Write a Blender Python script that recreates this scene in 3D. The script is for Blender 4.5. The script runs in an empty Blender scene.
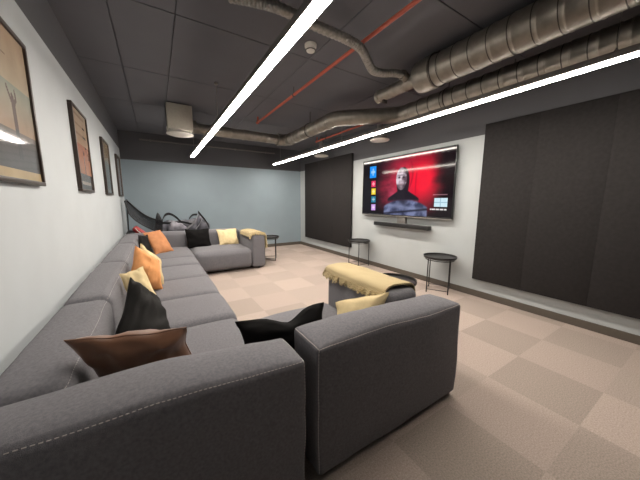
import bpy, bmesh, math, random
from mathutils import Vector, Matrix, noise
random.seed(7)
PI = math.pi
scene = bpy.context.scene
COL = scene.collection

# ------------------------------------------------------------------ helpers
def lin(c):
    return tuple((x/12.92 if x <= .04045 else ((x+.055)/1.055)**2.4) for x in (v/255 for v in c)) + (1,)

def new_mat(name):
    m = bpy.data.materials.new(name); m.use_nodes = True
    nt = m.node_tree
    return m, nt, nt.nodes['Principled BSDF']

def mat(name, rgb, rough=.6, metal=0., var=.0, scale=40., bump=0., bscale=None, spec=.5, sheen=0., emit=None, estr=0.):
    """procedural material: base colour varied by noise, optional noise bump"""
    m, nt, b = new_mat(name)
    L = nt.links
    b.inputs['Roughness'].default_value = rough
    b.inputs['Metallic'].default_value = metal
    b.inputs['Specular IOR Level'].default_value = spec
    if sheen: b.inputs['Sheen Weight'].default_value = sheen
    tc = nt.nodes.new('ShaderNodeTexCoord')
    n = nt.nodes.new('ShaderNodeTexNoise'); n.inputs['Scale'].default_value = scale; n.inputs['Detail'].default_value = 4
    L.new(tc.outputs['Object'], n.inputs['Vector'])
    r = nt.nodes.new('ShaderNodeValToRGB')
    c = lin(rgb)
    r.color_ramp.elements[0].position = .3; r.color_ramp.elements[1].position = .7
    r.color_ramp.elements[0].color = tuple(max(0, x*(1-var)) for x in c[:3]) + (1,)
    r.color_ramp.elements[1].color = tuple(min(1, x*(1+var)) for x in c[:3]) + (1,)
    L.new(n.outputs['Fac'], r.inputs['Fac']); L.new(r.outputs['Color'], b.inputs['Base Color'])
    if bump:
        n2 = nt.nodes.new('ShaderNodeTexNoise'); n2.inputs['Scale'].default_value = bscale or scale*4; n2.inputs['Detail'].default_value = 3
        L.new(tc.outputs['Object'], n2.inputs['Vector'])
        bp = nt.nodes.new('ShaderNodeBump'); bp.inputs['Strength'].default_value = bump; bp.inputs['Distance'].default_value = .004
        L.new(n2.outputs['Fac'], bp.inputs['Height']); L.new(bp.outputs['Normal'], b.inputs['Normal'])
    if emit:
        b.inputs['Emission Color'].default_value = emit; b.inputs['Emission Strength'].default_value = estr
    return m

def obj(name, bm, m, parent=None, smooth=True):
    me = bpy.data.meshes.new(name)
    bmesh.ops.recalc_face_normals(bm, faces=bm.faces)
    bm.to_mesh(me); bm.free()
    if smooth:
        me.polygons.foreach_set('use_smooth', [True]*len(me.polygons))
        try: me.set_sharp_from_angle(angle=math.radians(40))
        except Exception: pass
    o = bpy.data.objects.new(name, me); COL.objects.link(o)
    if m: me.materials.append(m)
    if parent: o.parent = parent
    return o

def tag(o, label, cat, group=None):
    o['label'] = label; o['category'] = cat
    if group: o['group'] = group
    return o

def thing(name, label, cat, loc=(0,0,0), group=None):
    o = bpy.data.objects.new(name, None); COL.objects.link(o)
    o.location = loc; o.empty_display_size = .1
    return tag(o, label, cat, group)

def struct(name, bm, m, parent=None, smooth=False):
    o = obj(name, bm, m, parent, smooth)
    if not parent: o['kind'] = 'structure'
    return o

def box(bm, x0, x1, y0, y1, z0, z1, bev=0., seg=2):
    r = bmesh.ops.create_cube(bm, size=1)
    vs = r['verts']
    for v in vs:
        v.co = Vector(((x0+x1)/2 + v.co.x*(x1-x0), (y0+y1)/2 + v.co.y*(y1-y0), (z0+z1)/2 + v.co.z*(z1-z0)))
    if bev:
        es = list({e for v in vs for e in v.link_edges})
        bmesh.ops.bevel(bm, geom=es, offset=bev, segments=seg, profile=.5, affect='EDGES')
    return bm

def BOX(*a, **k):
    return box(bmesh.new(), *a, **k)

def tube(bm, pts, r, seg=12, caps=True, rfun=None):
    pts = [Vector(p) for p in pts]
    n = len(pts); rings = []
    up = Vector((0,0,1)); prev = None
    for i, p in enumerate(pts):
        t = (pts[min(i+1, n-1)] - pts[max(i-1, 0)]).normalized()
        if prev is None:
            a = up if abs(t.z) < .95 else Vector((1,0,0))
            u = t.cross(a).normalized()
        else:
            u = (prev - t*prev.dot(t)).normalized()
        prev = u; w = t.cross(u)
        rr = rfun(i) if rfun else r
        rings.append([bm.verts.new(p + (u*math.cos(2*PI*k/seg) + w*math.sin(2*PI*k/seg))*rr) for k in range(seg)])
    for a, b in zip(rings, rings[1:]):
        for k in range(seg):
            bm.faces.new((a[k], a[(k+1) % seg], b[(k+1) % seg], b[k]))
    if caps:
        bm.faces.new(rings[0]); bm.faces.new(rings[-1])
    return bm

def smooth_path(pts, n=8):
    """Catmull-Rom through points"""
    P = [Vector(p) for p in pts]; P = [P[0]*2-P[1]] + P + [P[-1]*2-P[-2]]
    out = []
    for i in range(1, len(P)-2):
        for k in range(n):
            t = k/n
            a, b, c, d = P[i-1], P[i], P[i+1], P[i+2]
            out.append(.5*((2*b) + (c-a)*t + (2*a-5*b+4*c-d)*t*t + (-a+3*b-3*c+d)*t**3))
    out.append(P[-2]); return out

def lathe(bm, prof, c=(0,0,0), seg=32):
    rings = []
    for r, z in prof:
        if r < 1e-6: rings.append([bm.verts.new((c[0], c[1], c[2]+z))])
        else: rings.append([bm.verts.new((c[0]+r*math.cos(2*PI*k/seg), c[1]+r*math.sin(2*PI*k/seg), c[2]+z)) for k in range(seg)])
    for a, b in zip(rings, rings[1:]):
        for k in range(seg):
            k2 = (k+1) % seg
            if len(a) == 1 and len(b) == 1: continue
            if len(a) == 1: bm.faces.new((a[0], b[k], b[k2]))
            elif len(b) == 1: bm.faces.new((a[k], a[k2], b[0]))
            else: bm.faces.new((a[k], a[k2], b[k2], b[k]))
    return bm

class Soft:
    """padded upholstery block: rounded box with domed faces and slight unevenness"""
    def __init__(s, x0, x1, y0, y1, z0, z1, r=.04, puff=(.0,.0,.0,.0,.0,.0), wob=.004, seed=0, sag=None):
        s.c = Vector(((x0+x1)/2, (y0+y1)/2, (z0+z1)/2)); s.h = Vector(((x1-x0)/2, (y1-y0)/2, (z1-z0)/2))
        s.r = min(r, *[q*.98 for q in s.h]); s.puff = puff; s.wob = wob; s.seed = seed; s.sag = sag
    def surf(s, p):
        h, r = s.h, s.r
        q = Vector([max(-(h[i]-r), min(h[i]-r, p[i])) for i in range(3)])
        d = p - q
        if d.length > 1e-9: q = q + d.normalized()*r
        f = [q[i]/h[i] for i in range(3)]
        o = Vector((0,0,0))
        w = [max(0, 1-f[i]**4) for i in range(3)]
        for i in range(3):
            j, k = (i+1) % 3, (i+2) % 3
            a = s.puff[2*i + (1 if f[i] > 0 else 0)]*w[j]*w[k]*abs(f[i])**2
            o[i] += a*(1 if f[i] > 0 else -1)
        q = q + o
        wv = s.c + q
        nz = noise.noise_vector(wv*4.0 + Vector((s.seed*3.1, 0, 0)))*s.wob + noise.noise_vector(wv*11 + Vector((0, s.seed, 0)))*s.wob*.4
        wv = wv + nz
        if s.sag: wv = s.sag(wv)
        return wv
    def mesh(s, bm=None, step=.05):
        bm = bm or bmesh.new()
        h, r = s.h, s.r
        ax = []
        for i in range(3):
            L = h[i]-r
            e = [h[i]-r + r*math.tan(a*PI/4) for a in (.25, .5, .75, 1.)]
            e = [h[i]-r + (x-(h[i]-r)) for x in e]
            n = max(2, int(2*L/step))
            inner = [-L + 2*L*k/n for k in range(n+1)]
            ax.append([-x for x in reversed(e)] + inner + e)
        for i in range(3):
            j, k = (i+1) % 3, (i+2) % 3
            for sg in (-1, 1):
                g = {}
                for a, pa in enumerate(ax[j]):
                    for b, pb in enumerate(ax[k]):
                        p = Vector((0,0,0)); p[i] = sg*h[i]; p[j] = pa; p[k] = pb
                        g[a, b] = bm.verts.new(s.surf(p))
                for a in range(len(ax[j])-1):
                    for b in range(len(ax[k])-1):
                        bm.faces.new((g[a,b], g[a+1,b], g[a+1,b+1], g[a,b+1]))
        bmesh.ops.remove_doubles(bm, verts=bm.verts, dist=.0004)
        return bm
    def edge(s, fa, n=60):
        """points along an edge: fa(t)->corner-normalised local coords in -1..1"""
        out = []
        for i in range(n+1):
            f = fa(i/n)
            out.append(s.surf(Vector((f[0]*s.h[0], f[1]*s.h[1], f[2]*s.h[2]))))
        return out

def stitches(paths, parent, m, dash=.009, gap=.006, r=.0016, lift=.0012):
    """contrast seam: a row of raised thread dashes"""
    bm = bmesh.new()
    for pts in paths:
        pts = [Vector(p) for p in pts]
        cen = sum(pts, Vector())/len(pts)
        acc = 0; cur = pts[0]; i = 1; on = True; start = pts[0]; rem = dash
        while i < len(pts):
            seg = pts[i]-cur; l = seg.length
            if l < rem:
                rem -= l; cur = pts[i]; i += 1; continue
            nxt = cur + seg.normalized()*rem
            if on: tube(bm, [start, nxt], r, 5)
            cur = nxt; start = nxt; on = not on; rem = dash if on else gap
    return obj('stitching', bm, m, parent)

def pillow(name, corners, thick, m, label, group, seed=0, pinch=.06, wr=.012, n=26, dent=0., chop=0.):
    """cushion through four corner points (order: bottom-left, bottom-right, top-right, top-left)"""
    a, b, c, d = [Vector(p) for p in corners]
    cen = (a+b+c+d)/4
    nrm = ((b-a)+(c-d)).cross((d-a)+(c-b)).normalized()
    def pt(u, v, sd):
        uu = u*(1-pinch*(1-v*v)*abs(u)**3); vv = v*(1-pinch*(1-u*u)*abs(v)**3)
        s, t = (uu+1)/2, (vv+1)/2
        p = a*(1-s)*(1-t) + b*s*(1-t) + c*s*t + d*(1-s)*t
        p = p + (a-d)*.5*chop*math.exp(-(u/.38)**2)*((v+1)/2)**2
        th = thick*((max(0, 1-u*u))**.55)*((max(0, 1-v*v))**.55)
        th *= 1 - dent*math.exp(-((u*1.6)**2 + ((v-.9)*1.6)**2))
        e = min(1-abs(u), 1-abs(v))
        k = min(1, e*5)
        q = Vector((u*1.7, v*1.7, seed*5.3 + sd))
        wv = noise.noise(q)*wr + noise.noise(q*2.4)*wr*.5
        # gathers running in from the corners
        r = math.hypot(abs(u)-1, abs(v)-1); ang = math.atan2(1-abs(v), 1-abs(u)+1e-6)
        wv += .006*math.sin(ang*16+seed)*math.exp(-r*2.6)*min(1, e*9)
        edge = noise.noise_vector(Vector((u*2.2+seed, v*2.2, 3.3)))*.010
        return p + nrm*(sd*(th*.5 + wv*k)) + edge
    bm = bmesh.new()
    for sd in (1, -1):
        g = {}
        for i in range(n+1):
            for j in range(n+1):
                u = math.sin((i/n*2-1)*PI/2); v = math.sin((j/n*2-1)*PI/2)
                g[i,j] = bm.verts.new(pt(u, v, sd) - cen)
        for i in range(n):
            for j in range(n):
                f = (g[i,j], g[i+1,j], g[i+1,j+1], g[i,j+1])
                bm.faces.new(f if sd > 0 else f[::-1])
    bmesh.ops.remove_doubles(bm, verts=bm.verts, dist=.0005)
    root = thing(name, label, 'cushion', cen, group)
    body = obj('cushion_cover', bm, m, root)
    # piped seam round the rim
    rim = []
    for (u0, v0, u1, v1) in ((-1,-1,1,-1), (1,-1,1,1), (1,1,-1,1), (-1,1,-1,-1)):
        for k in range(14):
            t = k/14
            rim.append(pt(u0+(u1-u0)*t, v0+(v1-v0)*t, 1) - cen)
    rim.append(rim[0])
    obj('piping', tube(bmesh.new(), rim, .0035, 6), m, root)
    return root

def picture(name, W, H, nx, ny, fn, m, parent, place):
    """flat printed / displayed picture: a fine grid of cells, one colour per cell. fn(u,v from top)->sRGB 0..255"""
    me = bpy.data.meshes.new(name)
    vs = []; fs = []; cols = []
    for j in range(ny+1):
        for i in range(nx+1):
            vs.append(place((i/nx-.5)*W, (.5-j/ny)*H))
    for j in range(ny):
        for i in range(nx):
            a = j*(nx+1)+i
            fs.append((a, a+1+nx, a+2+nx, a+1))
            cols.append(lin([max(0, min(255, x)) for x in fn((i+.5)/nx, (j+.5)/ny)]))
    me.from_pydata(vs, [], fs)
    at = me.color_attributes.new('print', 'FLOAT_COLOR', 'CORNER')
    flat = []
    for c in cols: flat += list(c)*4
    at.data.foreach_set('color', flat)
    me.materials.append(m)
    o = bpy.data.objects.new(name, me); COL.objects.link(o); o.parent = parent
    return o

# ------------------------------------------------------------------ room dimensions (metres)
XL, XR, YF, YN, ZC = -.56, 3.65, 6.95, -1.7, 2.72
LZ = 2.21                                             # underside of the light strips

# ------------------------------------------------------------------ materials
M = {}
M['wall'] = mat('wall_paint', (170,175,176), .75, var=.03, scale=3, bump=.08, bscale=160)
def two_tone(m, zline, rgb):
    # base wall colour up to a height set per wall, flat dark grey above it
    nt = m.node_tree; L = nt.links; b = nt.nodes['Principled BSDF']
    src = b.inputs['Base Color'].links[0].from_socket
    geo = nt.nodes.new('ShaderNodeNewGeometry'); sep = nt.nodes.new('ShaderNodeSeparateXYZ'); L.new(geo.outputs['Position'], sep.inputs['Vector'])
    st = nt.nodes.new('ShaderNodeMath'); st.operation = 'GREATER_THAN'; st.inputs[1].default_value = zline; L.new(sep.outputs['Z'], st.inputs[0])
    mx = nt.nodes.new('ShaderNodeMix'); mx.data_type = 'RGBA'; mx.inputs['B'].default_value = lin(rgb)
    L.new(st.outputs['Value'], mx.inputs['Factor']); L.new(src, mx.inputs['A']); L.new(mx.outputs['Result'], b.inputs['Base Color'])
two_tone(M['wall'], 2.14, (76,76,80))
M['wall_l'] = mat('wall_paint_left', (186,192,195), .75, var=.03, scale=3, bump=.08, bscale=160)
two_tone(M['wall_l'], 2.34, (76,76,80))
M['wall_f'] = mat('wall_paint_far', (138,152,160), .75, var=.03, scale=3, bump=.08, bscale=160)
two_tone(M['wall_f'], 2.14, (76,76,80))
M['wall_n'] = mat('wall_paint_dark', (52,52,55), .85, var=.04, scale=3)
M['ceiling'] = mat('ceiling_paint', (92,92,97), .85, var=.05, scale=2, bump=.05, bscale=90)
M['base'] = mat('baseboard_rubber', (84,77,69), .6, var=.05)
M['fabric'] = mat('sofa_fabric', (111,110,114), .95, var=.17, scale=95, bump=.5, bscale=520, spec=.2, sheen=.08)
M['thread'] = mat('seam_thread', (190,184,180), .8, var=.05)
M['panel'] = mat('acoustic_felt', (46,44,44), .95, var=.10, scale=30, bump=.3, bscale=300, spec=.1)
M['steel'] = mat('galvanised_steel', (142,137,129), .45, metal=.8, var=.14, scale=14, bump=.05)
M['steel_dark'] = mat('duct_seam_steel', (70,66,62), .5, metal=.6, var=.1)
M['foil'] = mat('flexible_foil', (150,147,142), .45, metal=.7, var=.25, scale=40, bump=.4, bscale=60)
M['red'] = mat('red_pipe_paint', (165,74,52), .5, var=.08)
M['white'] = mat('white_plastic', (215,212,204), .5, var=.02)
M['ivory'] = mat('ivory_metal', (172,168,156), .55, var=.06)
M['black'] = mat('black_metal', (26,26,27), .38, var=.1)
M['plastic'] = mat('black_plastic', (20,20,21), .35, var=.1)
M['silver'] = mat('brushed_silver', (150,146,142), .35, metal=.8, var=.05)
M['housing'] = mat('light_housing', (110,106,104), .5, metal=.3, var=.05)
M['wood'] = mat('dark_wood_frame', (54,44,38), .45, var=.25, scale=30)
M['mount'] = mat('mount_card', (176,160,130), .8, var=.03)
M['c_tan'] = mat('tan_cotton', (216,150,94), .85, var=.08, scale=20, bump=.2)
M['c_orange'] = mat('rust_orange_cotton', (178,120,78), .85, var=.10, scale=20, bump=.2)
M['c_brown'] = mat('copper_brown_satin', (112,76,54), .42, var=.15, scale=9, bump=.1, bscale=30, sheen=.3)
M['c_cream'] = mat('cream_cotton', (214,194,150), .9, var=.06, scale=30, bump=.25)
M['c_dark'] = mat('charcoal_velvet', (26,25,24), .7, var=.12, scale=12, bump=.1, spec=.12)
M['c_black'] = mat('black_velvet', (9,8,8), .75, var=.12, scale=12, bump=.1, spec=.1)
M['bag_grey'] = mat('grey_bag_nylon', (84,84,92), .5, var=.6, scale=9, bump=.2)
M['bag_black'] = mat('black_bag_nylon', (22,22,25), .5, var=.2, scale=12, bump=.2)
M['bag_mid'] = mat('mid_grey_nylon', (128,126,134), .5, var=.5, scale=8, bump=.2)
M['strap_grey'] = mat('pale_grey_webbing', (150,150,154), .6, var=.15)
M['bag_red'] = mat('red_nylon', (160,46,48), .5, var=.12)

# knitted throw
def knit():
    m, nt, b = new_mat('yellow_knit_wool'); L = nt.links
    tc = nt.nodes.new('ShaderNodeTexCoord')
    w = nt.nodes.new('ShaderNodeTexWave'); w.inputs['Scale'].default_value = 38; w.inputs['Distortion'].default_value = 2.5; w.inputs['Detail'].default_value = 2
    w.bands_direction = 'DIAGONAL'
    L.new(tc.outputs['Object'], w.inputs['Vector'])
    r = nt.nodes.new('ShaderNodeValToRGB'); r.color_ramp.elements[0].color = lin((166,149,112)); r.color_ramp.elements[1].color = lin((198,180,140))
    L.new(w.outputs['Fac'], r.inputs['Fac']); L.new(r.outputs['Color'], b.inputs['Base Color'])
    bp = nt.nodes.new('ShaderNodeBump'); bp.inputs['Strength'].default_value = .5; bp.inputs['Distance'].default_value = .006
    L.new(w.outputs['Fac'], bp.inputs['Height']); L.new(bp.outputs['Normal'], b.inputs['Normal'])
    b.inputs['Roughness'].default_value = .95
    return m
M['knit'] = knit()

# carpet tiles: 0.5 m chequer of beige and taupe with fine pile
def carpet():
    m, nt, b = new_mat('carpet_tiles'); L = nt.links
    N = nt.nodes.new
    geo = N('ShaderNodeNewGeometry'); mp = N('ShaderNodeMapping'); mp.inputs['Location'].default_value = (-1.497, -.837, 0)
    L.new(geo.outputs['Position'], mp.inputs['Vector'])
    ck = N('ShaderNodeTexChecker'); ck.inputs['Scale'].default_value = 2.0
    ck.inputs['Color1'].default_value = lin((171,156,147)); ck.inputs['Color2'].default_value = lin((161,148,139))
    # lift z off the checker boundary
    sep = N('ShaderNodeSeparateXYZ'); cmb = N('ShaderNodeCombineXYZ'); cmb.inputs['Z'].default_value = .25
    L.new(mp.outputs['Vector'], sep.inputs['Vector']); L.new(sep.outputs['X'], cmb.inputs['X']); L.new(sep.outputs['Y'], cmb.inputs['Y'])
    L.new(cmb.outputs['Vector'], ck.inputs['Vector'])
    # tile to tile shade
    vm = N('ShaderNodeVectorMath'); vm.operation = 'SCALE'; vm.inputs['Scale'].default_value = 2
    L.new(cmb.outputs['Vector'], vm.inputs[0])
    fl = N('ShaderNodeVectorMath'); fl.operation = 'FLOOR'; L.new(vm.outputs['Vector'], fl.inputs[0])
    wn = N('ShaderNodeTexWhiteNoise'); L.new(fl.outputs['Vector'], wn.inputs['Vector'])
    n1 = N('ShaderNodeTexNoise'); n1.inputs['Scale'].default_value = 130; n1.inputs['Detail'].default_value = 3
    L.new(geo.outputs['Position'], n1.inputs['Vector'])
    m1 = N('ShaderNodeMapRange'); m1.inputs['From Min'].default_value = .3; m1.inputs['From Max'].default_value = .7; m1.inputs['To Min'].default_value = .80; m1.inputs['To Max'].default_value = 1.2
    L.new(n1.outputs['Fac'], m1.inputs['Value'])
    m2 = N('ShaderNodeMapRange'); m2.inputs['To Min'].default_value = .93; m2.inputs['To Max'].default_value = 1.07
    L.new(wn.outputs['Value'], m2.inputs['Value'])
    mm = N('ShaderNodeMath'); mm.operation = 'MULTIPLY'; L.new(m1.outputs['Result'], mm.inputs[0]); L.new(m2.outputs['Result'], mm.inputs[1])
    sc = N('ShaderNodeVectorMath'); sc.operation = 'SCALE'; L.new(ck.outputs['Color'], sc.inputs[0]); L.new(mm.outputs['Value'], sc.inputs['Scale'])
    L.new(sc.outputs['Vector'], b.inputs['Base Color'])
    bp = N('ShaderNodeBump'); bp.inputs['Strength'].default_value = .4; bp.inputs['Distance'].default_value = .004
    L.new(n1.outputs['Fac'], bp.inputs['Height']); L.new(bp.outputs['Normal'], b.inputs['Normal'])
    b.inputs['Roughness'].default_value = .95; b.inputs['Specular IOR Level'].default_value = .15
    return m
M['carpet'] = carpet()

def emission_mat(name, rgb, s):
    m, nt, b = new_mat(name)
    b.inputs['Base Color'].default_value = (.8,.8,.8,1)
    b.inputs['Emission Color'].default_value = rgb + (1,); b.inputs['Emission Strength'].default_value = s
    return m
M['led'] = emission_mat('warm_led_diffuser', (1., .915, .82), 92.)

def print_mat(name, emit=0.):
    m, nt, b = new_mat(name); L = nt.links
    a = nt.nodes.new('ShaderNodeVertexColor'); a.layer_name = 'print'
    if emit:
        b.inputs['Base Color'].default_value = (.004,.004,.005,1)
        L.new(a.outputs['Color'], b.inputs['Emission Color']); b.inputs['Emission Strength'].default_value = emit
        b.inputs['Roughness'].default_value = .07; b.inputs['Specular IOR Level'].default_value = .22
    else:
        g_ = nt.nodes.new('ShaderNodeVectorMath'); g_.operation = 'SCALE'; g_.inputs['Scale'].default_value = .5
        L.new(a.outputs['Color'], g_.inputs[0]); L.new(g_.outputs['Vector'], b.inputs['Base Color'])
        b.inputs['Roughness'].default_value = .6
        b.inputs['Coat Weight'].default_value = 1.; b.inputs['Coat Roughness'].default_value = .06
    return m
M['poster'] = print_mat('poster_behind_glazing')
M['screen'] = print_mat('television_picture', 1.12)

def net_mat():
    m, nt, b = new_mat('black_net'); L = nt.links
    out = nt.nodes['Material Output']
    b.inputs['Base Color'].default_value = lin((48,48,52)); b.inputs['Roughness'].default_value = .7
    t = nt.nodes.new('ShaderNodeBsdfTransparent'); mx = nt.nodes.new('ShaderNodeMixShader')
    w1 = nt.nodes.new('ShaderNodeTexChecker'); w1.inputs['Scale'].default_value = 260
    tc = nt.nodes.new('ShaderNodeTexCoord'); L.new(tc.outputs['Object'], w1.inputs['Vector'])
    mr = nt.nodes.new('ShaderNodeMapRange'); mr.inputs['To Min'].default_value = .75; mr.inputs['To Max'].default_value = 1.
    L.new(w1.outputs['Fac'], mr.inputs['Value']); L.new(mr.outputs['Result'], mx.inputs['Fac'])
    L.new(t.outputs['BSDF'], mx.inputs[1]); L.new(b.outputs['BSDF'], mx.inputs[2]); L.new(mx.outputs['Shader'], out.inputs['Surface'])
    return m
M['net'] = net_mat()

# ------------------------------------------------------------------ the setting
T = .15
struct('floor', BOX(XL-T, XR+T, YN-T, YF+T, -.1, 0), M['carpet'])
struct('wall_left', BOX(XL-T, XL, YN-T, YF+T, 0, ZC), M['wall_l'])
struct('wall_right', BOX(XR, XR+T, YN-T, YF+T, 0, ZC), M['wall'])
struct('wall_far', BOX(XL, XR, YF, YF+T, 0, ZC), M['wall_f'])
struct('wall_near', BOX(XL, XR, YN-T, YN, 0, ZC), M['wall_n'])
# ceiling boards with open joints
bm = bmesh.new()
xs = [XL-T, -.195, .235, 1.435, 2.635, XR+T]; ys = [YN-T, -1.06, .14, 1.34, 2.52, 3.72, 4.92, 6.12, YF+T]
box(bm, XL-T, XR+T, YN-T, YF+T, ZC+.014, ZC+.1)
for a, b in zip(xs, xs[1:]):
    for c, d in zip(ys, ys[1:]):
        box(bm, a+.004, b-.004, c+.004, d-.004, ZC, ZC+.016, .002, 1)
struct('ceiling', bm, M['ceiling'])
struct('baseboard_right', BOX(XR-.014, XR, YN, YF, 0, .085, .004), M['base'])
struct('baseboard_far', BOX(XL, XR-.014, YF-.014, YF, 0, .085, .004), M['base'])
struct('baseboard_left', BOX(XL, XL+.014, YN, YF-.014, 0, .085, .004), M['base'])

# ------------------------------------------------------------------ light strips
def strip(x, y0, y1, label, hang):
    r = thing('strip_light', label, 'ceiling light', (x, y1, LZ), 'hanging light strips')
    W = .034
    bm = BOX(-W-.004, W+.004, y0-y1, 0, .010, .055, .002)
    obj('housing', bm, M['housing'], r)
    obj('diffuser', BOX(-W, W, y0-y1+.01, -.004, 0, .03, .006, 3), M['led'], r)
    for s in hang:
        bm = tube(bmesh.new(), [(0, s-y1, .05), (0, s-y1, ZC-LZ-.012)], .0022, 6)
        lathe(bm, [(0, .05), (.012, .05), (.010, .075), (.003, .08)], (0, s-y1, 0), 12)
        lathe(bm, [(.004, -.03), (.02, -.022), (.022, 0)], (0, s-y1, ZC-LZ), 14)
        obj('suspension_wire', bm, M['silver'], r)
    return r
strip(.735, .95, 6.35, 'long glowing light strip hanging nearer the left wall with pictures', (1.25, 3.6, 6.0))
strip(2.66, 0.0, 6.5, 'long glowing light strip hanging nearer the right wall and television', (.57, 3.6, 6.1))

# ------------------------------------------------------------------ ducts
def spiral(bm, p0, p1, r, pitch=.2, seg=28, rib=.004):
    """duct run with raised lock seams"""
    p0, p1 = Vector(p0), Vector(p1); d = p1-p0; n = max(1, int(d.length/pitch))
    pts = []; rad = []
    for i in range(n):
        a = i/n
        for off, rr in ((0, 0), (pitch-.022, 0), (pitch-.017, rib), (pitch-.007, rib), (pitch-.002, 0)):
            t = min(1, a + off/d.length)
            pts.append(p0 + d*t); rad.append(r+rr)
    pts.append(p1); rad.append(r)
    return tube(bm, pts, r, seg, True, lambda i: rad[i])

def clamp_ring(bm, c, axis, r, w=.03, seg=28):
    c = Vector(c); a = Vector(axis).normalized()
    return tube(bm, [c-a*w/2, c+a*w/2], r, seg)

def hanger(parent, x, y, z, r, off=(0,0,0)):
    bm = bmesh.new()
    pts = [(x+r*math.cos(t)-off[0], y-off[1], z+r*math.sin(t)-off[2]) for t in [2*PI*k/28 for k in range(29)]]
    tube(bm, pts, .005, 6)
    tube(bm, [(x-off[0], y-off[1], z+r-off[2]), (x-off[0], y-off[1], ZC-off[2])], .006, 6)
    return obj('hanger', bm, M['steel_dark'], parent)

BX, BZ, BR = 2.41, 2.545, .137
big = thing('large_spiral_duct', 'large silver ventilation duct running below the ceiling at upper right', 'duct', (BX, 1.9, BZ))
obj('duct_run', spiral(bmesh.new(), (0,-3.5,0), (0,-.10,0), BR, .145), M['steel'], big)
for k in range(22):
    obj('seam_band', clamp_ring(bmesh.new(), (0, -.245-.145*k, 0), (0,1,0), BR+.0030, .006), M['steel_dark'], big)
bm = tube(bmesh.new(), [(0,-.16,0), (0,.0,0), (0,.03,0), (0,.055,0)], BR, 28, True, lambda i: (BR+.012, BR+.012, BR, .066)[i])
obj('reducer_collar', bm, M['steel'], big)
obj('end_section', spiral(bmesh.new(), (0,.03,0), (0,.60,0), .066, .19), M['steel'], big)
obj('end_cap', clamp_ring(bmesh.new(), (0,.60,0), (0,1,0), .071, .05), M['steel'], big)
bm = tube(bmesh.new(), [(-.03,.155,.03), (-.115,.155,.055)], .044, 20); tube(bm, [(-.103,.155,.051), (-.118,.155,.056)], .05, 20)
obj('branch_spigot', bm, M['steel'], big)
for y in (1.72, .1, -1.2): hanger(big, BX, y, BZ, BR+.014, (BX, 1.9, BZ))
bm = BOX(-.03, .03, .50, .53, -.10, -.06, .004); tube(bm, [(0,.515,-.07), (0,.515,-.04)], .008, 8)
obj('damper_handle', bm, M['steel_dark'], big)

SX, SZ, SR = 2.88, 2.435, .10
SX2 = 2.235
sm = thing('small_spiral_duct', 'narrower silver duct that bends twice and crosses the room to the boxy vent', 'duct', (SX2, 4.76, SZ))
o_ = Vector((SX2, 4.76, SZ))
def rel(*p): return Vector(p) - o_
obj('duct_run', spiral(bmesh.new(), rel(SX,-1.6,SZ), rel(SX,2.40,SZ), SR, .15), M['steel'], sm)
obj('offset_bend', tube(bmesh.new(), smooth_path([rel(SX,2.38,SZ), rel(SX,2.5,SZ), rel(SX-.07,2.64,SZ), rel(SX2+.08,3.10,SZ), rel(SX2,3.24,SZ), rel(SX2,3.36,SZ)], 6), SR, 26), M['steel'], sm)
obj('duct_run', spiral(bmesh.new(), rel(SX2,3.33,SZ), rel(SX2,4.68,SZ), SR*.97, .25), M['steel'], sm)
el = [rel(SX2,4.62,SZ)] + [rel(SX2-.13+.13*math.cos(t), 4.66+.13*math.sin(t), SZ) for t in [PI/2*k/8 for k in range(9)]] + [rel(SX2-.2,4.79,SZ)]
obj('elbow', tube(bmesh.new(), el, SR*1.03, 26), M['steel'], sm)
obj('duct_run', spiral(bmesh.new(), rel(SX2-.15,4.79,SZ), rel(.55,4.79,SZ), SR*.82, .3), M['steel'], sm)
for y in (2.38, 2.5): pass
for p, a, r in (((SX,2.40,SZ),(0,1,0),SR+.008), ((SX2,3.34,SZ),(0,1,0),SR+.008), ((SX2,4.62,SZ),(0,1,0),SR+.009), ((SX2-.19,4.79,SZ),(1,0,0),SR+.009), ((1.4,4.79,SZ),(1,0,0),SR*.82+.007)):
    obj('clamp_band', clamp_ring(bmesh.new(), rel(*p), a, r, .035), M['steel'], sm)
for k in range(24):
    obj('seam_band', clamp_ring(bmesh.new(), rel(SX, 2.25-.15*k, SZ), (0,1,0), SR+.0042, .006), M['steel_dark'], sm)
for y in (1.9, .3, -1.1): hanger(sm, SX, y, SZ, SR+.012, o_)
hanger(sm, SX2, 3.9, SZ, SR+.01, o_)

# flexible branch hose
pts = smooth_path([(.50,1.93,2.60), (.66,1.86,2.585), (.82,1.83,2.58), (1.13,1.85,2.58), (1.39,1.85,2.575), (1.56,1.87,2.565), (1.72,1.96,2.55), (1.88,2.06,2.545), (2.05,2.10,2.575), (2.18,2.07,2.595), (2.29,2.055,2.60)], 14)
bm = tube(bmesh.new(), pts, .045, 18, True, lambda i: .034 + (.004 if i % 2 else -.002))
tag(obj('flexible_duct', bm, M['foil']), 'crinkled silver flexible hose curving from large duct towards the left strip', 'duct')

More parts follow.
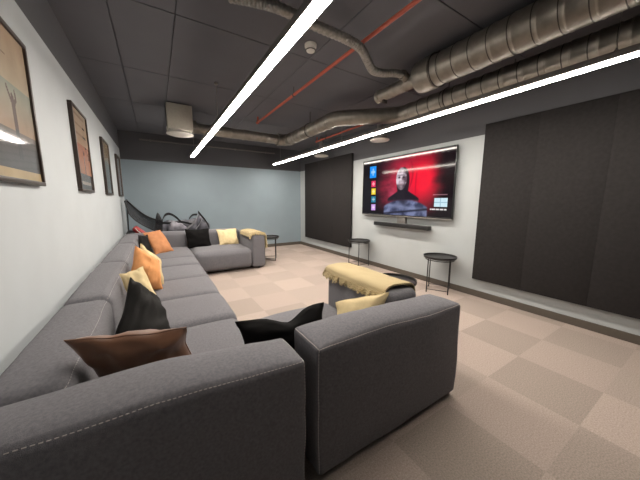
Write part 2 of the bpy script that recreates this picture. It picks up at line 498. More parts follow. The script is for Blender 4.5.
# red sprinkler pipes
def pipe(x, y0, y1, label, sup):
    r = thing('sprinkler_pipe', label, 'pipe', (x, y1, 2.625), 'red pipes under the ceiling')
    obj('pipe_run', tube(bmesh.new(), [(0,y0-y1,0), (0,0,0)], .0165, 14), M['red'], r)
    bm = clamp_ring(bmesh.new(), (0,-.02,0), (0,1,0), .024, .05, 16)
    tube(bm, [(0,-.03,0), (0,-.03,.09)], .014, 12)
    obj('end_fitting', bm, M['red'], r)
    for s in sup:
        bm = clamp_ring(bmesh.new(), (0,s-y1,0), (0,1,0), .021, .025, 14); tube(bm, [(0,s-y1,.015), (0,s-y1,ZC-2.625)], .004, 6)
        obj('pipe_clip', bm, M['steel_dark'], r)
pipe(1.595, -1.5, 4.62, 'thin red pipe running along the open ceiling between the light strips', (-.8, 1.2, 3.2))
pipe(3.20, -1.5, 5.3, 'thin red pipe mostly hidden above the right-hand light strip', (-.6, 1.4, 3.4, 4.9))

# smoke detector
r = thing('smoke_detector', 'small round pale smoke detector on the ceiling beside left light strip', 'smoke detector', (1.325, 2.30, ZC))
obj('mounting_base', lathe(bmesh.new(), [(0,0), (.055,0), (.055,-.022), (.05,-.03), (0,-.03)], (0,0,0), 28), M['white'], r)
obj('sensor_head', lathe(bmesh.new(), [(0,-.03), (.044,-.03), (.046,-.045), (.036,-.06), (.03,-.062), (0,-.064)], (0,0,0), 28), M['white'], r)
obj('sensor_vent', lathe(bmesh.new(), [(.040,-.048), (.0475,-.048), (.0475,-.053), (.040,-.053)], (0,0,0), 28), M['steel_dark'], r)

# plenum box with round diffuser
r = thing('ceiling_vent_box', 'boxy ivory air vent with round outlet hanging from the ceiling, far left', 'air vent', (.40, 4.75, 2.30))
obj('plenum_box', BOX(-.17, .17, -.17, .17, .05, .40, .008), M['ivory'], r)
obj('outlet_collar', lathe(bmesh.new(), [(0,.06), (.155,.06), (.155,.03), (.185,.012), (.188,0), (.17,-.006)], (0,0,0), 40), M['white'], r)
obj('outlet_disc', lathe(bmesh.new(), [(.172,-.004), (.15,-.012), (.10,-.022), (0,-.028)], (0,0,0), 40), M['white'], r)
for sx in (-1, 1):
    obj('hanger_strap', BOX(sx*.174-.003, sx*.174+.003, -.02, .02, .1, ZC-2.30, .001, 1), M['steel_dark'], r)
obj('inlet_collar', tube(bmesh.new(), [(.165,.04,.16), (.24,.04,.16)], .09, 26), M['steel'], r)

# round disc vents above the television
for y, lab in ((3.41, 'round pale disc vent hanging above the top edge of the television'), (5.28, 'round pale disc vent hanging above the far dark wall panel')):
    r = thing('disc_vent', lab, 'air vent', (3.32, y, 2.30), 'round disc vents near the right wall')
    obj('disc', lathe(bmesh.new(), [(0,0), (.10,0), (.15,.008), (.165,.022), (.15,.03), (0,.03)], (0,0,0), 36), M['white'], r)
    bm = lathe(bmesh.new(), [(.10,.028), (.12,.05), (.12,.09), (.05,.12), (.05,ZC-2.30)], (0,0,0), 28)
    obj('neck', bm, M['housing'], r)

# conduit along the far wall
bm = tube(bmesh.new(), [(-.2,YF-.03,2.57), (2.85,YF-.03,2.57)], .016, 12)
for x in (0, .9, 1.8, 2.6): box(bm, x-.012, x+.012, YF-.05, YF, 2.55, 2.59, .002, 1)
tag(obj('wall_conduit', bm, M['housing']), 'thin grey conduit running high along the far wall', 'conduit')

# ------------------------------------------------------------------ acoustic panels
def panel(y0, y1, z0, z1, label, seams):
    r = thing('acoustic_panel', label, 'wall panel', (XR-.03, (y0+y1)/2, z0), 'dark acoustic wall panels')
    c = (y0+y1)/2; H = z1-z0
    edges = [y0] + seams + [y1]
    for a, b in zip(edges, edges[1:]):
        obj('felt_strip', BOX(-.028, .022, a-c, b-c, 0, H, .0022), M['panel'], r)
    obj('batten', BOX(.022, .03, y0-c+.06, y1-c-.06, .08, H-.08), M['housing'], r)
panel(4.5, 6.57, .27, 2.30, 'dark grey felt wall panel left of the television, near the far corner', [5.19, 5.88])
panel(-1.0, 1.83, .25, 2.25, 'large dark felt wall panel right of the television', [-.43, .14, .70, 1.27])

# ------------------------------------------------------------------ television
def nz(u, v, s, o=0):
    return noise.fractal(Vector((u*s, v*s, o)), .9, 2.0, 4)
def mixc(a, b, t):
    t = max(0, min(1, t)); return [a[i]+(b[i]-a[i])*t for i in range(3)]
def sstep(a, b, x):
    t = max(0, min(1, (x-a)/(b-a))); return t*t*(3-2*t)
TY0, TY1, TZ0, TZ1 = 2.165, 4.095, 1.035, 2.065
def tvpic(u, v):
    # u across from the viewer's left (far end), v from top
    smoke = nz(u, v, 5, 2)
    red = math.exp(-(((u-.72)/.21)**2 + ((v-.42)/.42)**2))
    red2 = math.exp(-(((u-.50)/.20)**2 + ((v-.45)/.45)**2))
    left = math.exp(-(((u-.30)/.10)**2 + ((v-.55)/.28)**2))
    c = [10, 8, 14]
    c = mixc(c, (120,14,38), .75*left*(.7+.7*smoke))
    c = mixc(c, (214,52,80), red2*(.85+.35*smoke))
    c = mixc(c, (236,16,48), red*1.15)
    c = mixc(c, (238,120,140), .55*math.exp(-(((u-.53)/.06)**2 + ((v-.62)/.2)**2))*(.8+smoke))
    # folds
    c = mixc(c, (150,8,34), .5*math.exp(-((u-.575-.05*math.sin(v*5))/.008)**2)*sstep(.05,.15,v)*sstep(.75,.5,v))
    c = mixc(c, (150,8,34), .4*math.exp(-((u-.66-.16*(v-.5)**2)/.007)**2)*sstep(.25,.35,v)*sstep(.8,.55,v))
    c = mixc(c, (14,4,8), sstep(.80,.95,u + .04*smoke)*.92)
    c = mixc(c, (14,6,12), sstep(.86,1.0,v)*.7)
    # pink haze either side of the figure
    c = mixc(c, (196,84,112), .55*math.exp(-(((u-.40)/.07)**2 + ((v-.58)/.17)**2))*(.7+smoke))
    # hood and hair: a dark mass behind the head falling to the shoulders
    e = ((u-.525)/.070)**2 + ((v-.44)/.245)**2
    c = mixc(c, (30,18,26), sstep(1.15,.9,e + .15*smoke)*.92)
    if v > .5:
        hw = .045 + .13*sstep(.55,.74,v)
        c = mixc(c, (28,22,32), sstep(hw+.012, hw-.012, abs(u-.525))*sstep(.80,.72,v))
    # torso with folded arms
    dx = (u-.545)/.25
    if abs(dx) < 1:
        top = .735 + .13*abs(dx)**2.4
        b = sstep(top-.02, top+.025, v)*sstep(1.0,.92,abs(dx))
        t = mixc((48,52,76), (116,124,160), .45+.9*nz(u*1.3, v, 8, 7) + .25*math.sin((v-top)*34 + dx*3))
        t = mixc(t, (146,154,188), .55*math.exp(-((v-.865-.05*dx)/.04)**2))
        t = mixc(t, (20,20,32), .8*math.exp(-((v-.935+.05*dx)/.018)**2))
        t = mixc(t, (26,24,36), .8*math.exp(-((u-.535)/.05)**2)*sstep(.86,.76,v))
        c = mixc(c, t, b)
    # head
    hu = .505
    e = ((u-hu)/.060)**2 + ((v-.385)/.185)**2
    if e < 1.25:
        sk = mixc((92,72,82), (216,200,210), .62 + .8*nz(u*1.2, v, 14, 4) - .55*(u-hu)/.06)
        sk = mixc(sk, (44,32,40), .85*math.exp(-((v-.36)/.018)**2)*sstep(.016,.008,abs(abs(u-hu)-.024)))
        sk = mixc(sk, (52,40,48), .5*math.exp(-((v-.325)/.012)**2)*sstep(.05,.03,abs(u-hu)))
        sk = mixc(sk, (236,224,230), .6*math.exp(-(((u-hu+.003)/.008)**2 + ((v-.40)/.05)**2)))
        sk = mixc(sk, (60,46,54), .75*sstep(.45,.50,v)*(1-.4*math.exp(-((u-hu)/.02)**2)))
        sk = mixc(sk, (150,112,122), .6*math.exp(-(((u-hu)/.02)**2 + ((v-.475)/.010)**2)))
        sk = mixc(sk, (128,120,128), sstep(.27,.22,v)*.7)
        c = mixc(c, sk, sstep(1.15,.88,e))
    # app icons down the left edge
    for (cu, cv, hw, hh, col) in ((.142,.215,.044,.105,(24,140,236)), (.152,.435,.030,.058,(226,46,92)), (.155,.58,.030,.058,(236,206,40)), (.158,.727,.030,.058,(30,118,150)), (.160,.877,.030,.058,(196,152,220))):
        if abs(u-cu) < hw and abs(v-cv) < hh:
            c = list(col)
            e = ((u-cu)/hw)**2 + ((v-cv)/hh)**2
            c = mixc(c, (250,240,230), .55*sstep(.5,.3,e)*(1 if abs(u-cu) < hw*.18 or abs(v-cv) < hh*.22 else .12))
    # title block, lower right
    if .846 < u < .957 and .715 < v < .845:
        c = [196,222,232]
        if abs(v-.78) < .008 or (abs(u-.90) < .004): c = [150,186,204]
    if .83 < u < .955 and .66 < v < .675: c = mixc(c, (220,170,180), .5)
    if .812 < u < .955 and .872 < v < .892: c = mixc(c, (240,236,236), .9 if (int(u*140) % 5) else .4)
    return c
tv = thing('television', 'large wall-mounted flat television showing a man against red smoke', 'television', (XR, (TY0+TY1)/2, (TZ0+TZ1)/2))
w2, h2 = (TY1-TY0)/2, (TZ1-TZ0)/2
obj('back_case', BOX(-.07, -.035, -w2+.02, w2-.02, -h2+.03, h2-.02, .01), M['plastic'], tv)
bm = bmesh.new()
box(bm, -.082, -.055, -w2, w2, h2-.012, h2, .003); box(bm, -.082, -.055, -w2, w2, -h2, -h2+.020, .003)
box(bm, -.082, -.055, -w2, -w2+.012, -h2, h2, .003); box(bm, -.082, -.055, w2-.012, w2, -h2, h2, .003)
obj('bezel', bm, M['plastic'], tv)
obj('lower_trim', BOX(-.086, -.06, -w2+.005, w2-.005, -h2-.012, -h2+.002, .003), M['silver'], tv)
picture('screen', 2*w2-.02, 2*h2-.028, 260, 140, tvpic, M['screen'], tv, lambda a, b: (-.0755, -a, b+.004))
bm = BOX(-.06, -.001, -.25, .25, -.2, .2, .004)
obj('wall_bracket', bm, M['housing'], tv)
sb = thing('soundbar', 'long black soundbar mounted on the wall below the television', 'soundbar', (XR, 3.11, .875))
obj('speaker_body', BOX(-.125, -.03, -.60, .60, -.035, .035, .012, 3), M['plastic'], sb)
obj('grille', BOX(-.128, -.12, -.585, .585, -.028, .028, .003), M['black'], sb)
obj('mounting_bracket', BOX(-.05, 0, -.09, .09, .0, .15, .004), M['silver'], sb)

# ------------------------------------------------------------------ framed posters on the left wall
def fig(u, v, cu, cv, s):
    """1 where a small standing figure with both arms raised is drawn"""
    x, y = (u-cu)/s, (v-cv)/s
    def seg(ax, ay, bx, by, r):
        dx, dy = bx-ax, by-ay; t = max(0, min(1, ((x-ax)*dx+(y-ay)*dy)/(dx*dx+dy*dy)))
        return math.hypot(x-ax-t*dx, y-ay-t*dy) < r
    return (math.hypot(x, y+1.05) < .16 or seg(0,-.8,0,.1,.22) or seg(-.1,-.75,-.55,-1.35,.09) or seg(.1,-.75,.42,-1.05,.09)
            or seg(.42,-1.05,.38,-1.35,.08) or seg(-.1,.1,-.14,1.25,.12) or seg(.1,.1,.14,1.25,.12))
def p1(u, v):
    n = nz(u, v, 4, 1)*12
    if v < .36: c = mixc((224,188,148), (216,196,164), v/.36)
    elif v < .68: c = mixc((170,178,160), (214,178,146), (v-.36)/.32)
    else: c = mixc((128,118,106), (84,82,82), (v-.68)/.1)
    if v > .70 and math.sin(v*140 + 8*u) > .55: c = mixc(c, (58,58,60), .5)
    if fig(u, v, .56, .63, .17): c = [104,78,68] if v < .66 else [54,56,62]
    if .12 < u < .55 and abs(v-.19) < .006: c = mixc(c, (120,86,62), .7)
    if v > .935: c = [226,196,140]
    return [x+n for x in c]
def p2(u, v):
    n = nz(u, v, 5, 2)*14
    if v < .42: c = mixc((226,200,166), (214,172,132), v/.42)
    elif v < .80: c = mixc((206,118,76), (222,152,104), (v-.42)/.38)
    else: c = [82,76,72]
    if v < .40 and abs(math.sin(v*26)) > .93 and .1 < u < .85: c = mixc(c, (150,104,76), .5)
    if fig(u, v, .52, .66, .14): c = mixc(c, (158,76,52), .8)
    if .90 < v < .935 and .15 < u < .85: c = [208,200,186]
    return [x+n for x in c]
def p3(u, v):
    n = nz(u, v, 5, 3)*14
    c = mixc((206,180,140), (186,160,122), v/.38) if v < .38 else mixc((86,96,98), (66,74,76), (v-.38)/.6)
    if v > .3 and math.hypot((u-.5)/.3, (v-.55)/.2) < 1: c = mixc(c, (104,112,108), .6)
    if .92 < v < .955 and .2 < u < .85: c = [196,196,184]
    return [x+n for x in c]
def p4(u, v):
    n = nz(u, v, 5, 4)*16
    c = mixc((168,152,134), (142,96,84), v*1.2)
    if math.hypot((u-.5)/.32, (v-.5)/.28) < 1: c = mixc(c, (126,66,58), .7)
    if v > .82: c = [92,84,82]
    if .9 < v < .93: c = [186,178,166]
    return [x+n for x in c]
FZ0, FZ1 = 1.365, 2.105
for yc, fn, lab in ((1.865, p1, 'framed poster of a figure with raised arms, the nearest on the left wall'),
                    (3.32, p2, 'framed orange and cream poster, second nearest on the left wall'),
                    (4.78, p3, 'framed poster with cream top and dark teal lower part on the left wall'),
                    (6.24, p4, 'framed reddish-grey poster, the farthest on the left wall')):
    r = thing('framed_poster', lab, 'picture', (XL, yc, (FZ0+FZ1)/2), 'framed posters on the left wall')
    w, h, f = .28, (FZ1-FZ0)/2, .022
    bm = bmesh.new()
    box(bm, 0, .03, -w, w, h-f, h, .003); box(bm, 0, .03, -w, w, -h, -h+f, .003)
    box(bm, 0, .03, -w, -w+f, -h+f, h-f, .003); box(bm, 0, .03, w-f, w, -h+f, h-f, .003)
    obj('frame', bm, M['wood'], r)
    obj('backing', BOX(.002, .016, -w+f-.004, w-f+.004, -h+f-.004, h-f+.004), M['mount'], r)
    picture('poster', 2*(w-f), 2*(h-f), 90, 130, fn, M['poster'], r, lambda a, b: (.019, a, b))

# ------------------------------------------------------------------ sofa modules
F = M['fabric']; TH = M['thread']
def cushion_part(name, parent, base, s, step=.05):
    bm = s.mesh(step=step)
    for v in bm.verts: v.co -= Vector(base)
    return obj(name, bm, F, parent)
def stitch_part(parent, base, paths, **k):
    b = Vector(base)
    return stitches([[p-b for p in pts] for pts in paths], parent, TH, **k)
def feet(root, base, pts):
    for x, y in pts:
        obj('foot', lathe(bmesh.new(), [(0,0), (.025,0), (.028,.05), (0,.05)], (x-base[0], y-base[1], -base[2]), 14), M['plastic'], root)

BK = (-.52, -.285)          # back cushion thickness range in x along the left wall
SXF = .475                  # front edge of the long run of seats
SH = .415                   # seat height
G = 'grey modular sofa sections'

# 1 near corner section with the end arm closest to the camera
def droop(w):
    # the near arm slumps a little towards its free end
    t = sstep(-.1, .46, w.x)*sstep(.3, .7, w.z)
    return Vector((w.x, w.y, w.z - .035*t))
base = (0, 1.4, 0)
m1 = thing('sofa_section', 'grey sofa corner section with the long end arm closest to the camera', 'sofa', base, G)
arm = Soft(-.52, .474, .865, 1.105, .03, .675, .022, (0,.008,.012,.01,0,.026), .007, 1, droop)
a_ = cushion_part('armrest', m1, base, arm, .045)
stitch_part(a_, base, [arm.edge(lambda t: (-1+2*t, -1, 1), 120), arm.edge(lambda t: (1, -1, 1-2*t), 60), arm.edge(lambda t: (1, -1+2*t, 1), 30)])
bk = Soft(BK[0], BK[1], 1.108, 2.025, .03, .685, .05, (0,.02,0,0,0,.02), .007, 2)
b_ = cushion_part('backrest', m1, base, bk); stitch_part(b_, base, [bk.edge(lambda t: (1, -1+2*t, 1), 80)], r=.0009)
cushion_part('seat', m1, base, Soft(-.30, SXF, 1.108, 1.96, .20, SH, .06, (0,.012,0,0,0,.018), .006, 3))
cushion_part('base', m1, base, Soft(-.30, SXF-.01, 1.108, 1.96, .03, .21, .03, (0,)*6, .002, 3))
feet(m1, base, [(-.45,.95), (.40,.95), (.38,1.85), (-.45,1.95)])

# 2, 3 middle sections
def middle(y0, y1, yb0, yb1, label, splits, seed):
    base = (0, (y0+y1)/2, 0)
    r = thing('sofa_section', label, 'sofa', base, G)
    bk = Soft(BK[0], BK[1], yb0, yb1, .03, .69, .05, (0,.02,0,0,0,.02), .007, seed)
    b_ = cushion_part('backrest', r, base, bk); stitch_part(b_, base, [bk.edge(lambda t: (1, -1+2*t, 1), 80)], r=.0009)
    e = [y0] + splits + [y1]
    for i, (a, b) in enumerate(zip(e, e[1:])):
        cushion_part('seat', r, base, Soft(-.30, SXF, a+.002, b-.002, .20, SH, .06, (0,.012,0,0,0,.018), .006, seed+i+.5))
    cushion_part('base', r, base, Soft(-.30, SXF-.01, y0+.003, y1-.003, .03, .21, .03, (0,)*6, .002, seed))
    feet(r, base, [(-.45,y0+.12), (.38,y0+.1), (.38,y1-.1), (-.45,y1-.05)])
middle(1.965, 3.25, 2.03, 3.19, 'grey sofa section along left wall under the dark and cream cushions', [2.6], 4)
middle(3.255, 4.52, 3.195, 4.52, 'grey sofa section along left wall, just before the far corner', [3.95], 8)

# 4 far corner section
base = (0, 5.2, 0)
m4 = thing('sofa_section', 'grey sofa corner section in the far left, behind the orange cushion', 'sofa', base, G)
bk = Soft(BK[0], BK[1], 4.525, 5.605, .03, .69, .05, (0,.02,0,0,0,.02), .007, 12)
cushion_part('backrest', m4, base, bk)
bk2 = Soft(BK[0], .555, 5.608, 5.85, .03, .685, .05, (0,0,.02,0,0,.02), .007, 13)
cushion_part('backrest', m4, base, bk2)
cushion_part('seat', m4, base, Soft(-.30, SXF, 4.525, 5.605, .20, SH, .06, (0,.012,0,0,0,.018), .006, 14))
cushion_part('base', m4, base, Soft(-.30, SXF-.01, 4.528, 5.605, .03, .21, .03, (0,)*6, .002, 15))
feet(m4, base, [(-.45,4.6), (.38,4.6), (.45,5.75), (-.45,5.75)])

# 5 far return section with an arm
base = (1.15, 5.3, 0)
m5 = thing('sofa_section', 'grey sofa end section across the far side with throw over its arm', 'sofa', base, G)
cushion_part('backrest', m5, base, Soft(.56, 1.475, 5.608, 5.85, .03, .685, .05, (0,0,.02,0,0,.02), .007, 16))
arm5 = Soft(1.478, 1.735, 4.77, 5.85, .03, .655, .045, (.01,.01,.008,0,0,.014), .006, 17)
cushion_part('armrest', m5, base, arm5)
cushion_part('seat', m5, base, Soft(.485, 1.475, 4.735, 5.605, .055, .405, .085, (0,0,.02,0,0,.02), .006, 18))
cushion_part('base', m5, base, Soft(.56, 1.475, 4.85, 5.605, .03, .12, .03, (0,)*6, .002, 19))
feet(m5, base, [(.65,4.85), (1.62,4.85), (1.62,5.75), (.65,5.75)])

# 6 near return section, its back to the camera
base = (1.07, 1.35, 0)
m6 = thing('sofa_section', 'grey sofa end section with its back to the camera, nearest right', 'sofa', base, G)
def droop6(w):
    t = sstep(.3, .65, w.z)
    return Vector((w.x, w.y, w.z + t*(.012 - .03*sstep(.6, 1.6, w.x))))
bk6 = Soft(.535, 1.615, .865, 1.105, .025, .655, .022, (0,.012,.014,.01,0,.030), .007, 20, droop6)
b_ = cushion_part('backrest', m6, base, bk6, .045)
stitch_part(b_, base, [bk6.edge(lambda t: (-1+2*t, -1, 1), 120), bk6.edge(lambda t: (-1, -1, 1-2*t), 70), bk6.edge(lambda t: (-1, -1+2*t, 1), 30), bk6.edge(lambda t: (1, -1, 1-2*t), 60)], r=.0019, dash=.012, gap=.003)
arm6 = Soft(1.225, 1.505, 1.108, 1.85, .03, .69, .05, (.012,.01,0,.008,0,.014), .006, 21)
cushion_part('armrest', m6, base, arm6)
cushion_part('seat', m6, base, Soft(.50, 1.222, 1.108, 1.84, .20, .42, .07, (0,0,0,.012,0,.018), .006, 22))
cushion_part('base', m6, base, Soft(.535, 1.222, 1.108, 1.80, .03, .21, .03, (0,)*6, .002, 23))
feet(m6, base, [(.62,.95), (1.52,.95), (1.42,1.76), (.62,1.7)])

# ------------------------------------------------------------------ cushions
GC = 'scatter cushions on the sofa'
pillow('cushion', [(-.22,1.35,.45), (.12,1.32,.44), (.066,1.205,.742), (-.307,1.205,.795)], .15, M['c_brown'], 'shiny copper-brown cushion leaning on the near sofa arm', GC, 1, wr=.03)
pillow('cushion', [(-.262,1.58,.46), (.03,1.72,.43), (-.04,2.05,.62), (-.172,2.00,.80)], .17, M['c_dark'], 'charcoal velvet cushion standing in front of a cream cushion', GC, 2, wr=.025, pinch=.03)
pillow('cushion', [(-.20,2.36,.44), (-.03,2.44,.44), (-.13,2.47,.765), (-.275,2.42,.735)], .11, M['c_cream'], 'cream cushion squeezed between charcoal and tan cushions by left wall', GC, 3)
pillow('cushion', [(-.26,2.82,.48), (-.01,2.90,.43), (-.02,2.97,.70), (-.20,2.99,.865)], .20, M['c_tan'], 'tan cushion standing upright midway along the left sofa back', GC, 4, pinch=.02, wr=.02)
pillow('cushion', [(-.19,3.03,.44), (.01,3.06,.43), (.0,3.10,.69), (-.16,3.12,.86)], .12, M['c_cream'], 'cream cushion mostly hidden directly behind the tan cushion', GC, 5)
pillow('cushion', [(-.06,4.88,.425), (.20,5.08,.43), (.03,5.40,.775), (-.22,5.16,.76)], .15, M['c_orange'], 'rust-orange cushion tilted in the far left sofa corner', GC, 6)
pillow('cushion', [(-.28,4.75,.43), (-.10,4.95,.43), (-.16,5.12,.73), (-.27,4.92,.75)], .09, M['c_dark'], 'small dark cushion tucked behind the orange cushion in the corner', GC, 7)
pillow('cushion', [(.44,5.36,.41), (.86,5.36,.405), (.85,5.55,.74), (.43,5.55,.745)], .13, M['c_black'], 'black cushion standing against the far sofa back', GC, 8)
pillow('cushion', [(1.02,5.38,.415), (1.39,5.37,.415), (1.385,5.55,.715), (.995,5.55,.71)], .12, M['c_cream'], 'cream cushion standing against the far sofa back', GC, 9)
pillow('cushion', [(.33,1.19,.46), (.78,1.20,.455), (.815,1.26,.685), (.295,1.26,.69)], .13, M['c_black'], 'black cushion with a dented top standing behind the gap between near sofa backs', GC, 10, pinch=.05, chop=.55)
pillow('cushion', [(.86,1.15,.45), (1.17,1.15,.45), (1.215,1.12,.715), (.92,1.28,.655)], .12, M['c_cream'], 'cream cushion tucked between near sofa back and arm with throw', GC, 11, pinch=.04)

# ------------------------------------------------------------------ knitted throws
def throw(prof, y0, y1, label, seed, tassel_edges, skew=0):
    """prof: list of (x,z) across the arm; draped along y"""
    cen = Vector((sum(p[0] for p in prof)/len(prof), (y0+y1)/2, max(p[1] for p in prof)))
    r = thing('knitted_throw', label, 'blanket', cen, 'knitted throws on sofa arms')
    P = smooth_path([(x, 0, z) for x, z in prof], 6); n = len(P); mN = 36
    def pt(i, j, lift=0):
        t = j/mN; q = P[i]
        y = y0 + (y1-y0)*t + skew*(i/n-.5)
        wv = noise.noise(Vector((q.x*6+seed, y*7, q.z*6)))*.012
        ed = noise.noise(Vector((y*9, seed, i*.2)))*.012
        return Vector((q.x + (ed if i in (0, n-1) else 0), y + noise.noise(Vector((q.x*8, seed+t*3, 1)))*.02, q.z + abs(wv) + lift))
    bm = bmesh.new(); T_ = .012
    for lf in (0, T_):
        g = {(i,j): bm.verts.new(pt(i, j, lf) - cen) for i in range(n) for j in range(mN+1)}
        if lf == 0: g0 = g
        for i in range(n-1):
            for j in range(mN):
                f = (g[i,j], g[i+1,j], g[i+1,j+1], g[i,j+1]); bm.faces.new(f)
    for i in range(n-1):
        for j in (0, mN): bm.faces.new((g0[i,j], g0[i+1,j], g[i+1,j], g[i,j]))
    for j in range(mN):
        for i in (0, n-1): bm.faces.new((g0[i,j], g0[i,j+1], g[i,j+1], g[i,j]))
    obj('blanket', bm, M['knit'], r)
    bm = bmesh.new(); rnd = random.Random(seed)
    for e, out in tassel_edges:
        if e in ('first', 'last'):
            i = 0 if e == 'first' else n-1
            base = [pt(i, j*.5 if False else j) - cen for j in range(mN+1)]
        else:
            j = 0 if e == 'start' else mN
            base = [pt(i, j) - cen for i in range(n)]
        o = Vector(out)
        for b0, b1 in zip(base, base[1:]):
            for k in range(2):
                p = b0.lerp(b1, (k+.5)/2) + Vector((0,0,T_*.6))
                l = rnd.uniform(.035, .065)
                tip = p + o*l + Vector((rnd.uniform(-.012,.012), rnd.uniform(-.012,.012), rnd.uniform(-.004,.004)))
                mid = p.lerp(tip, .5) + o*.004 + Vector((rnd.uniform(-.006,.006), rnd.uniform(-.006,.006), 0))
                tube(bm, [p, mid, tip], .004, 5, True, lambda q: (.004, .0075, .005)[q])
    f = obj('fringe', bm, M['knit'], r); f['kind'] = 'stuff'
    return r
throw([(1.215,.67), (1.222,.70), (1.255,.716), (1.32,.72), (1.39,.72), (1.45,.715), (1.505,.695), (1.53,.63), (1.535,.50)], 1.16, 1.85,
      'cream knitted throw with fringe over the near sofa arm', 3, [('first', (-.25,0,-.95)), ('end', (0,.35,-.9))])
throw([(1.44,.61), (1.455,.665), (1.50,.688), (1.60,.694), (1.70,.685), (1.755,.65), (1.762,.56), (1.765,.42)], 4.80, 5.45,
      'cream knitted throw with fringe over the far sofa arm', 5, [('last', (.1,0,-1)), ('start', (0,-.5,-.85))])

# ------------------------------------------------------------------ round tray tables
def table(x, y, ang, label):
    r = thing('side_table', label, 'table', (x, y, 0), 'round black tray tables')
    R_ = .222; H = .50
    obj('tray_top', lathe(bmesh.new(), [(0,H-.012), (R_-.012,H-.012), (R_-.002,H-.004), (R_,H+.022), (R_-.006,H+.022), (R_-.012,H-.002), (0,H-.004)], (0,0,0), 48), M['black'], r)
    for k in range(4):
        a = ang + k*PI/2; c, s = math.cos(a), math.sin(a)
        bm = tube(bmesh.new(), [(c*.195, s*.195, H-.01), (c*.197, s*.197, .0)], .0075, 10)
        obj('leg', bm, M['black'], r)
    pts = [(math.cos(t)*.19, math.sin(t)*.19, H-.03) for t in [2*PI*k/32 for k in range(33)]]
    obj('top_ring', tube(bmesh.new(), pts, .007, 8), M['black'], r)
    bm = bmesh.new()
    for k in range(4):
        a, b = ang+k*PI/2, ang+(k+1)*PI/2
        tube(bm, [(math.cos(a)*.197, math.sin(a)*.197, .045), (math.cos(b)*.197, math.sin(b)*.197, .045)], .0045, 8)
    obj('stretcher', bm, M['black'], r)
table(3.405, 2.20, math.radians(-106), 'black round tray table by right wall, near the large panel')
table(3.41, 3.98, math.radians(-131), 'black round tray table by right wall, below the far half of television')
table(2.06, 5.42, math.radians(-70), 'black round tray table beside the far sofa arm')
table(1.955, 1.745, math.radians(-100), 'black round tray table half hidden behind the near arm with throw')

# ------------------------------------------------------------------ gear heaped behind the far sofa back
# sagging net sling with a dark hem
r = thing('net_sling', 'black net sling stretched from the far left corner, behind the sofa', 'net', (-.5, 6.35, .6))
o2 = Vector((-.5, 6.35, .6))
nu, nv = 24, 14
def netpt(s, t):
    # s from the raised corner towards the heap, t from hem down
    top = Vector((-.475 + .56*s, 6.28 - .29*s, 1.29 - .40*s - .09*math.sin(PI*s)))
    bot = Vector((-.49 + .56*s**.8, 6.10 - .15*s, 1.27 - .62*s**.32))
    p = top.lerp(bot, t); p.y += .04*math.sin(PI*t)*math.sin(PI*s) + .01*noise.noise(p*9)
    return p - o2
bm = bmesh.new(); g = {}
for i in range(nu+1):
    for j in range(nv+1): g[i,j] = bm.verts.new(netpt(i/nu, j/nv))
for i in range(nu):
    for j in range(nv): bm.faces.new((g[i,j], g[i+1,j], g[i+1,j+1], g[i,j+1]))
bmesh.ops.solidify(bm, geom=bm.faces[:], thickness=.003)
obj('net_panel', bm, M['net'], r)
bm = tube(bmesh.new(), [netpt(k/24, 0) for k in range(25)], .016, 10); tube(bm, [netpt(0, k/10) for k in range(11)], .014, 10)
tube(bm, [netpt(k/24, 1) for k in range(25)], .012, 10)
obj('hem', bm, M['bag_black'], r)
obj('support_pole', tube(bmesh.new(), [Vector((-.51,6.28,0))-o2, Vector((-.475,6.285,1.31))-o2], .012, 10), M['bag_black'], r)

def lump(x0, x1, y0, y1, z0, z1, peaks, seed, amp=.04, step=.035):
    s = Soft(x0, x1, y0, y1, z0, z1, .09, (0,)*6, amp*.35, seed)
    def sag(w):
        d = 0
        for px, py, h, sg in peaks: d += h*math.exp(-(((w.x-px)/sg)**2 + ((w.y-py)/(sg*2))**2))
        t = sstep(z0+.3*(z1-z0), z1, w.z)
        f = noise.ridged_multi_fractal(Vector((w.x*5+seed, w.y*5, w.z*5)), 1., 2., 3, 1., 2.)
        return Vector((w.x, w.y - .05*t*f*amp*8, w.z + t*(d + amp*(f-.8))))
    s.sag = sag
    return s.mesh(step=step)
r = thing('gear_bag', 'crumpled grey nylon bag with black straps heaped behind far sofa back', 'bag', (.42, 6.3, 0))
def put(name, bm, m):
    for v in bm.verts: v.co -= Vector((.42, 6.3, 0))
    return obj(name, bm, m, r)
put('bag_body', lump(-.06, .93, 6.06, 6.60, .0, .80, [(.20,6.2,.06,.12), (.50,6.3,.07,.12), (.72,6.3,.10,.10)], 3, .05, .025), M['bag_grey'])
def strap(pts, w, m, nm='strap'):
    P = smooth_path(pts, 8); bm = bmesh.new(); prev = None
    for i, p in enumerate(P):
        q = p - Vector((.42,6.3,0))
        a = bm.verts.new(q + Vector((0,-.01,w))); b = bm.verts.new(q - Vector((0,.01,w)))
        if prev: bm.faces.new((prev[0], a, b, prev[1]))
        prev = (a, b)
    bmesh.ops.solidify(bm, geom=bm.faces[:], thickness=.01)
    return obj(nm, bm, m, r)
strap([(.07,6.05,.86), (.13,6.10,.99), (.22,6.14,1.02), (.33,6.12,.95), (.42,6.02,.84)], .026, M['bag_black'], 'carry_handle')
strap([(.02,6.00,.86), (.20,5.98,.845), (.42,5.98,.86), (.62,5.97,.80)], .018, M['bag_black'])
strap([(.44,5.965,.66), (.55,5.96,.76), (.66,5.96,.86), (.735,6.0,1.03)], .020, M['strap_grey'])
strap([(.735,6.02,1.06), (.80,6.0,.97), (.87,5.97,.86), (.93,5.96,.72)], .030, M['bag_black'])
strap([(.56,6.03,.92), (.63,6.06,.99), (.72,6.08,1.00)], .020, M['bag_black'])
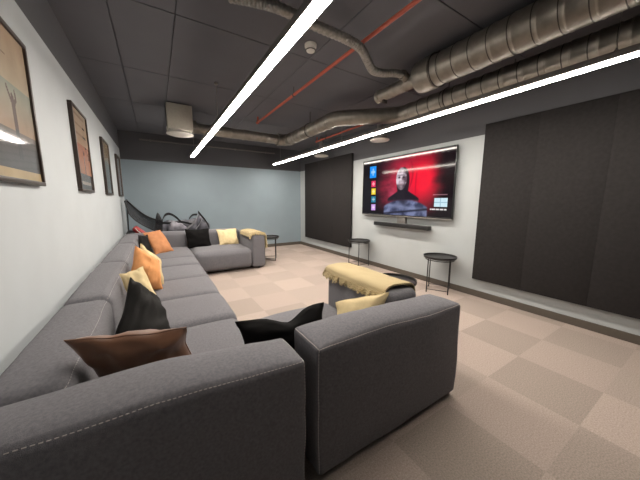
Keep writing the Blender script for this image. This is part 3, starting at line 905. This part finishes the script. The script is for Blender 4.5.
strap([(.66,5.955,.70), (.74,5.95,.80), (.80,5.95,.92)], .016, M['strap_grey'])
put('side_pocket', lump(.70, .95, 5.96, 6.16, .50, .84, [(.76,6.05,.16,.07)], 9, .03, .025), M['bag_grey'])
put('folded_flap', lump(-.03, .10, 6.10, 6.25, .70, .90, [(.02,6.17,.15,.05)], 11, .03, .025), M['bag_black'])
put('loose_fold', lump(.16, .52, 5.95, 6.12, .62, .80, [(.3,6.0,.06,.08)], 15, .05, .02), M['bag_mid'])
# red roll
r = thing('red_roll', 'small red rolled pouch below the net in the far left corner', 'pouch', (-.30, 6.02, .70))
bm = tube(bmesh.new(), [(-.09,0,.085), (-.075,0,.07), (.06,-.01,-.06), (.075,-.01,-.075)], .05, 18, True, lambda i: (.035,.055,.055,.035)[i])
obj('pouch', bm, M['bag_red'], r)
obj('drawcord', tube(bmesh.new(), smooth_path([(-.06,-.05,.07), (-.03,-.058,.02), (.01,-.062,-.02), (.03,-.06,-.05)], 5), .006, 8), M['white'], r)
obj('lower_roll', tube(bmesh.new(), [(-.13,.05,-.70), (-.13,.05,-.02), (-.12,.05,.02)], .09, 18, True, lambda i: (.09,.09,.06)[i]), M['bag_black'], r)

# ------------------------------------------------------------------ camera
yaw, pitch, roll, fpx, H = .5579, .1474, .0037, 260.74, 1.2854
fwd = Vector((math.sin(yaw)*math.cos(pitch), math.cos(yaw)*math.cos(pitch), -math.sin(pitch)))
rt = Vector((math.cos(yaw), -math.sin(yaw), 0)); up = rt.cross(fwd)
r2 = rt*math.cos(roll) + up*math.sin(roll); u2 = -rt*math.sin(roll) + up*math.cos(roll)
cd = bpy.data.cameras.new('camera'); cam = bpy.data.objects.new('camera', cd); COL.objects.link(cam)
cd.sensor_width = 36; cd.lens = fpx/640*36; cd.clip_start = .02
cam.matrix_world = Matrix(((r2.x, u2.x, -fwd.x, 0), (r2.y, u2.y, -fwd.y, 0), (r2.z, u2.z, -fwd.z, H), (0,0,0,1)))
scene.camera = cam

# ------------------------------------------------------------------ world and view
w = bpy.data.worlds.new('world'); scene.world = w; w.use_nodes = True
w.node_tree.nodes['Background'].inputs['Color'].default_value = (0,0,0,1)
vs = scene.view_settings
vs.view_transform = 'Standard'; vs.look = 'None'; vs.gamma = 1; vs.use_curve_mapping = False
vs.exposure = 0.
